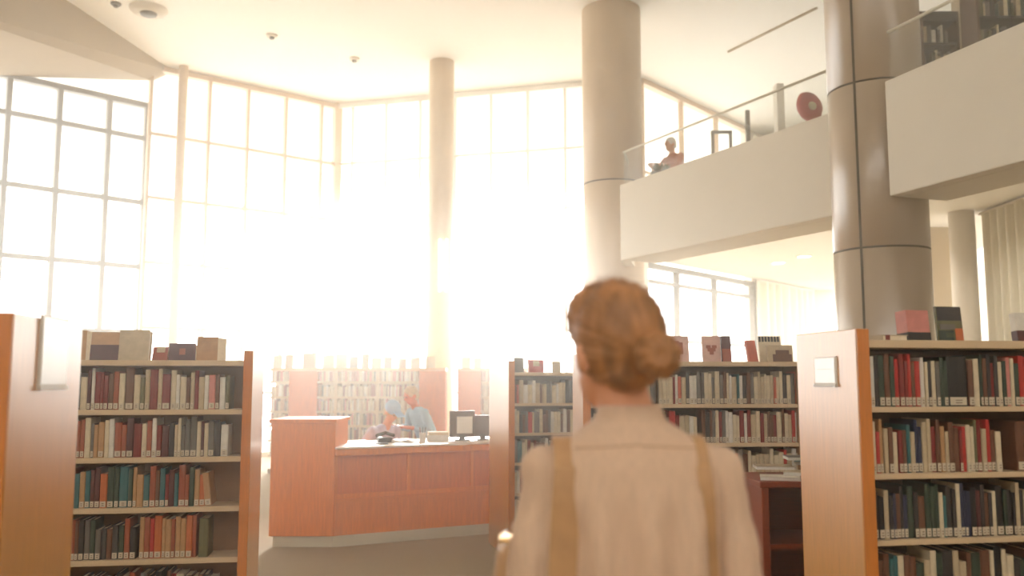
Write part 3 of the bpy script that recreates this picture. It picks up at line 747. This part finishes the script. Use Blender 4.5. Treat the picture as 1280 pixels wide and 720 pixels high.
# ------------------------------------------------------------------ people
def bake(o, voxel, smooth=6, fn=None):
    r = o.modifiers.new('r', 'REMESH'); r.mode = 'VOXEL'; r.voxel_size = voxel; r.use_smooth_shade = True
    s = o.modifiers.new('s', 'SMOOTH'); s.iterations = smooth; s.factor = .5
    dg = bpy.context.evaluated_depsgraph_get(); me = bpy.data.meshes.new_from_object(o.evaluated_get(dg))
    o.modifiers.clear(); mats = list(o.data.materials); o.data = me
    me.materials.clear()
    for m_ in mats: me.materials.append(m_)
    if fn:
        k = len(me.vertices); cs = [0.0]*k*3; ns = [0.0]*k*3
        me.vertices.foreach_get('co', cs); me.vertex_normals.foreach_get('vector', ns)
        out = []
        for i in range(0, k*3, 3): out.extend(fn(Vector(cs[i:i+3]), Vector(ns[i:i+3])))
        me.vertices.foreach_set('co', out)
    me.polygons.foreach_set('use_smooth', [True]*len(me.polygons)); me.update()
    return o
def ell_ring(c, rx, ry, rot=0, n=20, p=2.3):
    out = []
    for i in range(n):
        t = 2*math.pi*i/n; cx, cy = math.cos(t), math.sin(t)
        x = rx*math.copysign(abs(cx)**(2/p), cx); y = ry*math.copysign(abs(cy)**(2/p), cy)
        out.append((c[0]+x*math.cos(rot)-y*math.sin(rot), c[1]+x*math.sin(rot)+y*math.cos(rot), c[2]))
    return out
def hand(m, w, d, side, s=1.0, curl=.5, up=Vector((0, 0, 1))):
    """palm + four fingers + thumb from wrist w along direction d"""
    d = Vector(d).normalized(); sd = d.cross(up).normalized()*side; nrm = sd.cross(d).normalized()*-side
    w = Vector(w)
    pal = w + d*.045*s
    for k in range(-1, 2): m.tube([w, pal + sd*.018*k*s, w + d*.085*s + sd*.021*k*s], [.02*s, .019*s, .014*s])
    for k, ln in enumerate((.068, .078, .072, .056)):
        b = w + d*.085*s + sd*(.03-.02*k)*s
        d2 = (d - nrm*curl).normalized(); d3 = (d - nrm*curl*2.2).normalized()
        m.tube([b, b + d*ln*.4*s, b + d*ln*.4*s + d2*ln*.35*s, b + d*ln*.4*s + d2*ln*.35*s + d3*ln*.25*s], [.0095*s, .0088*s, .008*s, .0068*s], n=8)
    t0 = w + d*.03*s + sd*.028*s; t1 = t0 + (d*.6 + sd*.7 - nrm*.2).normalized()*.035*s; t2_ = t1 + (d*.9 + sd*.2 - nrm*.3).normalized()*.03*s
    m.tube([t0, t1, t2_], [.012*s, .0105*s, .008*s], n=8)
def head(m, c, s=1.0, X=None):
    """skull, jaw, nose, ears; faces -y in local space before X"""
    T = (Matrix.Translation(c) @ (X or Matrix.Identity(4)))
    m.ellipsoid((0, .01, .02), (.073*s, .092*s, .098*s), 0, T); m.ellipsoid((0, -.03*s, -.055*s), (.052*s, .055*s, .06*s), 0, T)
    m.ellipsoid((0, -.095*s, -.01*s), (.012*s, .018*s, .024*s), 0, T)
    for k in (-1, 1): m.ellipsoid((k*.076*s, .01*s, -.01*s), (.010*s, .02*s, .032*s), 0, T); m.ellipsoid((k*.03*s, -.078*s, .03*s), (.022*s, .012*s, .008*s), 0, T)
    m.ellipsoid((0, -.082*s, -.052*s), (.024*s, .012*s, .009*s), 0, T)

# ---- the woman, seen from behind, walking into the aisle (faces +y)
WX, WY = .205, 1.56
wo = empty('person', (WX, WY, 0)); tag(wo, 'woman seen from behind with light brown bun and sheer cream blouse', 'person')
HT_ = Vector((-.027, .0, 1.553))      # head centre
turn = Matrix.Rotation(math.pi + R(27), 4, 'Z') @ Matrix.Rotation(R(4), 4, 'Y')
m = MB()
head(m, HT_, .93, turn)
m.tube([(-.02, 0, 1.53), (-.01, -.005, 1.47), (0, -.01, 1.40)], [.046, .046, .062], n=16)
m.loft([ell_ring((0, 0, z), rx, ry) for z, rx, ry in ((.84, .13, .09), (.92, .155, .10), (1.02, .135, .09), (1.12, .12, .08), (1.25, .14, .085), (1.35, .13, .07), (1.40, .08, .05))])
SH = {-1: Vector((-.145, -.005, 1.345)), 1: Vector((.15, -.005, 1.345))}
EL = {-1: Vector((-.158, -.03, 1.10)), 1: Vector((.178, -.02, 1.08))}
WR = {-1: Vector((-.17, .16, .99)), 1: Vector((.19, .06, .86))}
for s in (-1, 1):
    m.tube([SH[s]*.7+Vector((0,0,.39)), SH[s]+Vector((0,0,-.015)), (SH[s]+EL[s])/2, EL[s], (EL[s]+WR[s])/2, WR[s]], [.03, .036, .036, .032, .029, .022], n=12)
    hand(m, WR[s], (WR[s]-EL[s]), s, 1.0, .55)
    hip = Vector((s*.085, 0, .88)); kn = Vector((s*.09, .03+.05*s, .48)); an = Vector((s*.09, -.02+.12*s, .09))
    m.tube([hip, kn, (kn+an)/2, an], [.085, .055, .05, .034], n=12)
    m.tube([an, an + Vector((0, .06, -.045)), an + Vector((0, .15, -.06))], [.035, .034, .026], n=10)
    m.ellipsoid(an + Vector((0, -.03, -.05)), (.03, .035, .035))
body = bake(m.build('body', M['skin'], wo), .006, 4)
m = MB()
T = Matrix.Translation(HT_) @ turn
# eyes and lips on the side away from the camera
for k in (-1, 1): MB().ellipsoid((k*.028, -.069, .014), (.010, .006, .005), 0, T, 10, 6).build('eye', M['white'], wo)
MB().ellipsoid((0, -.083, -.052), (.018, .006, .005), 0, T, 10, 6).build('lips', BM['pink'], wo)
# hair: cap swept back into a low bun
m = MB()
m.ellipsoid((0, .024, .028), (.077, .096, .097), 0, T, 28, 18)
m.ellipsoid((0, .045, -.016), (.060, .058, .058), 0, T, 24, 14)
m.ellipsoid((.0, -.02, .06), (.070, .07, .066), 0, T, 24, 14)
def strand(co, no):
    q = co - (HT_ + Vector((.05, -.09, -.02)))
    r = noise.noise(Vector((math.atan2(q.x, q.z)*7, q.length*5, 1)))
    return co + no*(.0035*r + .0012*math.sin(math.atan2(q.x, q.z)*48))
bake(m.build('hair', M['hair'], wo), .005, 5, strand)
bc = Vector((.030, -.125, 1.541))
m = MB().ellipsoid(bc, (.036, .034, .036), 0, None, 28, 18)
for k in range(3):
    pts = [bc + Vector((math.cos(t)*(.030-.007*k), -.008-.010*k, math.sin(t)*(.030-.007*k))) for t in [i*.35+k for i in range(19)]]
    m.tube(pts, [.011]*19, n=8)
bake(m.build('hair_bun', M['hair'], wo), .004, 4, lambda co, no: co + no*.0016*math.sin(math.atan2((co-bc).z, (co-bc).x)*9 + (co-bc).length*300))
# fine flyaway strands
rf = random.Random(2); m = MB()
for k in range(260):
    th = rf.uniform(0, 2*math.pi); ph = rf.uniform(-.3, 1.3)
    b = Vector((math.cos(ph)*math.cos(th)*.083, math.cos(ph)*math.sin(th)*.095 - .01, .026+math.sin(ph)*.100))
    n_ = b.normalized(); tg = n_.cross(Vector((rf.uniform(-1, 1), rf.uniform(-1, 1), rf.uniform(-1, 1)))).normalized()
    p0 = HT_ + b*.99
    m.tube([p0, p0 + tg*.015 + n_*.005, p0 + tg*.035 + n_*rf.uniform(.004, .012)], [.0004, .0004, .0002], n=3, balls=False)
fo = m.build('flyaway_hair', M['hair'], wo); fo['kind'] = 'stuff'
# blouse
m = MB()
m.loft([ell_ring((0, dy_, z), rx, ry) for z, rx, ry, dy_ in ((.80, .18, .125, 0), (.92, .18, .13, 0), (1.02, .16, .12, 0), (1.12, .152, .115, -.005), (1.22, .152, .11, -.01), (1.31, .155, .102, -.012), (1.36, .148, .092, -.012), (1.393, .12, .078, -.01), (1.42, .085, .066, -.008), (1.43, .066, .06, -.006), (1.445, .058, .056, -.008))])
for s in (-1, 1):
    m.tube([SH[s]*1.0+Vector((-s*.07, 0, .012)), SH[s]+Vector((0, 0, -.006)), SH[s]*.6+EL[s]*.4+Vector((s*.006, 0, 0)), EL[s]+Vector((s*.004, 0, 0)), (EL[s]+WR[s])/2, WR[s]*.9+EL[s]*.1], [.054, .053, .050, .051, .053, .034], n=16)
def folds(co, no):
    if co.z > 1.44: return co
    k = min(1, (1.43-co.z)/.1)
    a = 0
    if abs(co.x) < .15:
        a = .010*math.sin(co.x*80 + 2*noise.noise(Vector((co.x*4, co.z*3, 0)))) * min(1, max(0, (1.33-co.z)/.08))
    else:
        a = .005*noise.noise(Vector((co.x*9, co.y*9, co.z*14)))*2
    a += .006*noise.noise(Vector((co.x*14, co.y*10, co.z*2.5)))
    return co + no*a*k
bl = bake(m.build('blouse', M['blouse'], wo), .006, 8, folds)
MB().loft([ell_ring((0, -.007, z), rx, ry, n=28) for z, rx, ry in ((1.412, .072, .066), (1.43, .062, .060), (1.455, .056, .055), (1.458, .052, .051), (1.43, .052, .05))]).build('collar', M['blouse'], wo)
from mathutils.bvhtree import BVHTree
bvh = BVHTree.FromPolygons([v.co.copy() for v in bl.data.vertices], [tuple(p.vertices) for p in bl.data.polygons])
def hug(x, z, side=-1, out=.003):
    h = bvh.ray_cast(Vector((x, side*.6, z)), Vector((0, -side, 0)))
    y = h[0].y if h[0] else 0
    return (x, y + side*out, z)
MB().tube([hug(x/100, 1.394 - abs(x)*.0006, -1, .0) for x in range(-10, 12)], .0013, 0, 6, False).build('yoke_seam', M['strap'], wo)
m = MB()
m.loft([ell_ring((0, 0, z), rx, ry) for z, rx, ry in ((.80, .165, .105), (.9, .16, .11), (.98, .145, .10))])
for s in (-1, 1):
    kn = Vector((s*.09, .03+.05*s, .48)); an = Vector((s*.09, -.02+.12*s, .11))
    m.tube([(s*.08, 0, .86), kn, an], [.1, .075, .065], n=14)
bake(m.build('trousers', M['trousers'], wo), .012, 4)
for s in (-1, 1):
    an = Vector((s*.09, -.02+.12*s, .03))
    MB().loft([ell_ring((an.x, an.y+.045, z), .045*k, .13*k, n=20) for z, k in ((0.001, 1), (.03, 1), (.055, .8), (.075, .5))]).build('shoe', M['strap'], wo)
# tan bands over the shoulders
def ribbon(pts, w, th, name, mt, parent, wd=Vector((1, 0, 0))):
    m = MB(); rings = []
    for i, p in enumerate(pts):
        p = Vector(p); d = (Vector(pts[min(i+1, len(pts)-1)]) - Vector(pts[max(i-1, 0)])).normalized()
        sd = (wd - d*wd.dot(d)).normalized(); nn = d.cross(sd)
        rings.append([tuple(p + sd*a*w/2 + nn*b*th/2) for a, b in ((-1, -1), (1, -1), (1, 1), (-1, 1))])
    return m.loft(rings, 0, None, False).build(name, M[mt], parent, bevel=.002)
def hugz(x, y, out=.003):
    h = bvh.ray_cast(Vector((x, y, 1.7)), Vector((0, 0, -1)))
    return (x, y, (h[0].z if h[0] else 1.39) + out)
for s, w in ((-1, .048), (1, .026)):
    x = s*.112
    pts = [hug(x, z, 1, .004) for z in (1.0, 1.1, 1.2, 1.28, 1.33, 1.36)] + [hugz(x, y, .005) for y in (.04, .02, 0, -.02, -.04, -.06)]
    bk = [hug(x*(1 + .02*k), z, -1, .006) for k, z in enumerate((1.355, 1.33, 1.3, 1.26, 1.22, 1.18, 1.13, 1.08, 1.02, .96, .90))]
    pts += bk
    ribbon(pts, w, .004, 'tan_band', 'strap', wo)
# handbag carried on the left forearm
hb = empty('handbag', (WX-.212, WY+.10, .85)); tag(hb, 'small tan handbag with gold clasp on the left forearm of the woman', 'bag')
MB().loft([ell_ring((0, 0, z), rx, ry, n=24, p=3) for z, rx, ry in ((.0, .035, .12), (.03, .045, .13), (.2, .04, .125), (.345, .02, .11), (.36, .015, .10))]).build('bag_body', M['strap'], hb)
MB().tube([(0, -.08, .35), (.03, -.04, .40), (.045, 0, .415), (.03, .04, .40), (0, .08, .35)], .008).build('handle', M['strap'], hb)
MB().box(-.018, .018, -.026, .026, .35, .366).build('clasp', M['gold'], hb, bevel=.004)

# ---- people beyond the desk
def seated(name, loc, rz, label, shirt, haircol, lean=.25, cap=None, scale=1.0, arms=None, skincol='skin', seat=.45):
    r = empty(name, loc, rz); r.scale = (scale,)*3; tag(r, label, 'person')
    # faces -y
    hp = Vector((0, 0, seat+.1)); ch = hp + Vector((0, -lean*.4, .38)); nk = hp + Vector((0, -lean*.62, .52)); hd = nk + Vector((0, -.04-lean*.15, .15))
    X = Matrix.Rotation(R(18)*lean/.25, 4, 'X')
    m = MB(); head(m, hd, .95, X); m.tube([nk - Vector((0, 0, .05)), hd + Vector((0, .02, -.05))], [.052, .046], n=12)
    m.loft([ell_ring(tuple(hp.lerp(nk, t)), rx, ry) for t, rx, ry in ((-.1, .15, .11), (.2, .14, .1), (.55, .155, .1), (.85, .17, .09), (1.0, .09, .06))])
    ar = arms or [((-.19, 0), (-.26, -.2, .27), (-.1, -.42, .3)), ((.19, 0), (.26, -.2, .27), (.1, -.42, .3))]
    shm = MB(); shm.loft([ell_ring(tuple(hp.lerp(nk, t)), rx, ry) for t, rx, ry in ((-.12, .17, .13), (.2, .16, .12), (.55, .172, .115), (.83, .185, .1), (.97, .11, .075), (1.03, .065, .06))])
    for s, (_, e, w) in zip((-1, 1), ar):
        sh = nk + Vector((s*.17, 0, -.06)); e = hp + Vector(e); w = hp + Vector(w)
        m.tube([sh, e, w], [.045, .035, .024], n=10); hand(m, w, w-e, s, .95, .3)
        shm.tube([sh, (sh+e)/2, e, e.lerp(w, .5)], [.062, .056, .05, .046], n=12)
        kn = Vector((s*.12, -.42, seat+.06)); an = Vector((s*.12, -.4, .08))
        m.tube([hp + Vector((s*.09, 0, -.04)), kn, an, an + Vector((0, -.14, -.045))], [.08, .058, .04, .03], n=10)
    bake(m.build('body', M[skincol], r), .009, 3)
    bake(shm.build('shirt', BM[shirt] if shirt in BM else M[shirt], r), .011, 5)
    T2 = Matrix.Translation(hd) @ X
    h = MB().ellipsoid((0, .018, .032), (.08, .09, .09), 0, T2).ellipsoid((0, .045, -.02), (.07, .06, .065), 0, T2)
    bake(h.build('hair', M[haircol], r), .009, 2)
    if cap:
        MB().ellipsoid((0, .015, .05), (.088, .1, .085), 0, T2).box(-.06, .06, -.16, -.06, .05, .058, 0, T2).build('cap', BM[cap] if cap in BM else M[cap], r)
    t = MB()
    t.loft([ell_ring(tuple(hp + Vector((0, y, 0)) + Vector((0, 0, z))), rx, ry) for y, z, rx, ry in ((0, -.1, .17, .13), (0, .03, .165, .125))])
    for s in (-1, 1): t.tube([hp + Vector((s*.09, 0, -.03)), (s*.12, -.42, seat+.06), (s*.12, -.4, .12)], [.095, .075, .06], n=10)
    bake(t.build('trousers', BM['charcoal'], r), .012, 2)
    for s in (-1, 1):
        MB().loft([ell_ring((s*.12, -.46, z), .045*k, .13*k, n=16) for z, k in ((0, 1), (.04, 1), (.07, .6))]).build('shoe', BM['black'], r)
        for k in (-1,): pass
    for k in (-1, 1): MB().ellipsoid((k*.028, -.078, .012), (.01, .006, .005), 0, T2, 8, 5).build('eye', M['black'], r)
    return r
BMx = mat('pale_blue_shirt', (150, 178, 196), .8, .06, 20); M['blueshirt'] = BMx
M['lilac'] = mat('pale_lilac_shirt', (196, 190, 214), .8, .05, 20); M['palecap'] = mat('pale_blue_cloth', (176, 200, 228), .8, .05)
M['greyhair'] = mat('grey_blond_hair', (196, 168, 130), .6, .2, 30); M['redskin'] = mat('flushed_skin', (206, 120, 84), .5, .05)
def stool(loc, h, label):
    r = empty('stool', loc); tag(r, label, 'stool', 'stools behind the service desk')
    MB().lathe([(.17, h-.05), (.18, h-.03), (.17, h)], 20).build('seat', M['black'], r)
    MB().lathe([(.025, .03), (.025, h-.05)], 12).build('stem', M['metal'], r); MB().lathe([(.2, 0), (.2, .02), (.03, .04)], 20).build('base', M['metal'], r)
b = P(541, 478, 10.35); seated('person', (b.x, 10.35, 0), R(-55), 'person in a blue-grey shirt leaning over the desk towards the papers', 'blueshirt', 'greyhair', .34, skincol='redskin', seat=.63, scale=.95)
stool((b.x, 10.35, 0), .56, 'black stool under the person in the blue-grey shirt')
b = P(459, 478, 9.7); seated('person', (b.x, 9.7, 0), R(50), 'person in a pale lilac top and pale blue cap bending low over the desk', 'lilac', 'greyhair', .5, cap='palecap', seat=.46, scale=.95)
stool((b.x, 9.7, 0), .40, 'black stool under the person in the lilac top')
b = P(846, 190, 13.4); seated('person', (b.x, 13.4, 3.97), R(-60), 'person in an orange-red top sitting on the upper level behind the railing', 'orange', 'acrylic', .12, seat=.40)
r = empty('stool', (b.x, 13.4, 3.97)); tag(r, 'black stool under the person on the upper level', 'stool')
MB().lathe([(.17, .3), (.18, .34), (.17, .36)], 20).build('seat', M['black'], r); MB().lathe([(.03, .02), (.03, .3)], 12).build('stem', M['metal'], r); MB().lathe([(.18, 0), (.18, .02)], 16).build('base', M['metal'], r)
# potted plant low by the railing end
for i, (px, l) in enumerate(((822, 'small leafy potted plant nearest the broad column on the upper level'), (831, 'small leafy potted plant nearest the seated person on the upper level'))):
    b = P(px, 200, 13.0); r = empty('potted_plant', (b.x, 13.0, 3.97)); tag(r, l, 'plant', 'potted plants on the upper level')
    H = P(px, 203, 13.0).z - 3.97
    MB().lathe([(.08, 0), (.11, H-.15), (.1, H-.15), (.09, H-.2)], 16).build('pot', M['frame'], r)
    rl = random.Random(i); m = MB()
    for k in range(26):
        t = rl.uniform(0, 6.28); e = rl.uniform(.2, 1.3); L_ = rl.uniform(.1, .2); d = Vector((math.cos(t)*math.cos(e), math.sin(t)*math.cos(e), math.sin(e)))
        o_ = Vector((0, 0, H-.17)); sd = d.cross(Vector((0, 0, 1))).normalized()*.02
        m.add([o_, o_+d*L_*.6+sd, o_+d*L_, o_+d*L_*.6-sd, o_+d*L_*.6+Vector((0, 0, .004))], [(0, 1, 4), (1, 2, 4), (2, 3, 4), (3, 0, 4), (0, 3, 2, 1)])
    m.build('leaves', BM['olive'], r)

# ------------------------------------------------------------------ scattering volume added to imitate lens glare
HZ = bpy.data.materials.new('glare_volume'); HZ.use_nodes = True
N = HZ.node_tree.nodes; N.remove(N['Principled BSDF'])
vs = N.new('ShaderNodeVolumeScatter'); vs.inputs['Color'].default_value = (1, .965, .89, 1); vs.inputs['Density'].default_value = GLARE_DENSITY = .017; vs.inputs['Anisotropy'].default_value = .86
HZ.node_tree.links.new(vs.outputs[0], N['Material Output'].inputs['Volume'])
if GLARE_DENSITY: tag(MB().box(-13.2, 13.2, -5, 26.2, .005, CZ-.003).build('glare_volume', HZ), 'added warm scattering volume imitating lens glare across the hall', 'glare_volume', None, 'stuff')

# ------------------------------------------------------------------ light and camera
w = bpy.data.worlds.new('sky'); S.world = w; w.use_nodes = True
bg = w.node_tree.nodes['Background']; bg.inputs[0].default_value = (1, .975, .925, 1); bg.inputs[1].default_value = 4.2
sl = bpy.data.lights.new('sun', 'SUN'); sl.energy = 9.5; sl.angle = R(9); sl.color = (1, .95, .88)
so = bpy.data.objects.new('sun', sl); C.objects.link(so)
sd_ = P(570, 130, 10) - Vector((0, 0, EYE)); so.rotation_euler = sd_.to_track_quat('Z', 'Y').to_euler()
cam = bpy.data.cameras.new('camera'); co = bpy.data.objects.new('camera', cam); C.objects.link(co)
co.location = (0, 0, EYE); co.rotation_euler = (math.pi/2 + PITCH, 0, 0)
cam.sensor_width = 36; cam.lens = 1100/1280*36; cam.clip_start = .05
cam.dof.use_dof = True; cam.dof.focus_distance = 5.0; cam.dof.aperture_fstop = 2.0
S.camera = co
S.view_settings.view_transform = 'Standard'; S.view_settings.look = 'None'; S.view_settings.gamma = 1; S.view_settings.use_curve_mapping = False
S.view_settings.exposure = .42
S.cycles.use_denoising = True; S.cycles.max_bounces = 8; S.cycles.volume_bounces = 1; S.cycles.transparent_max_bounces = 12
S.cycles.sample_clamp_indirect = 6
print('books', BOOK_COUNT)
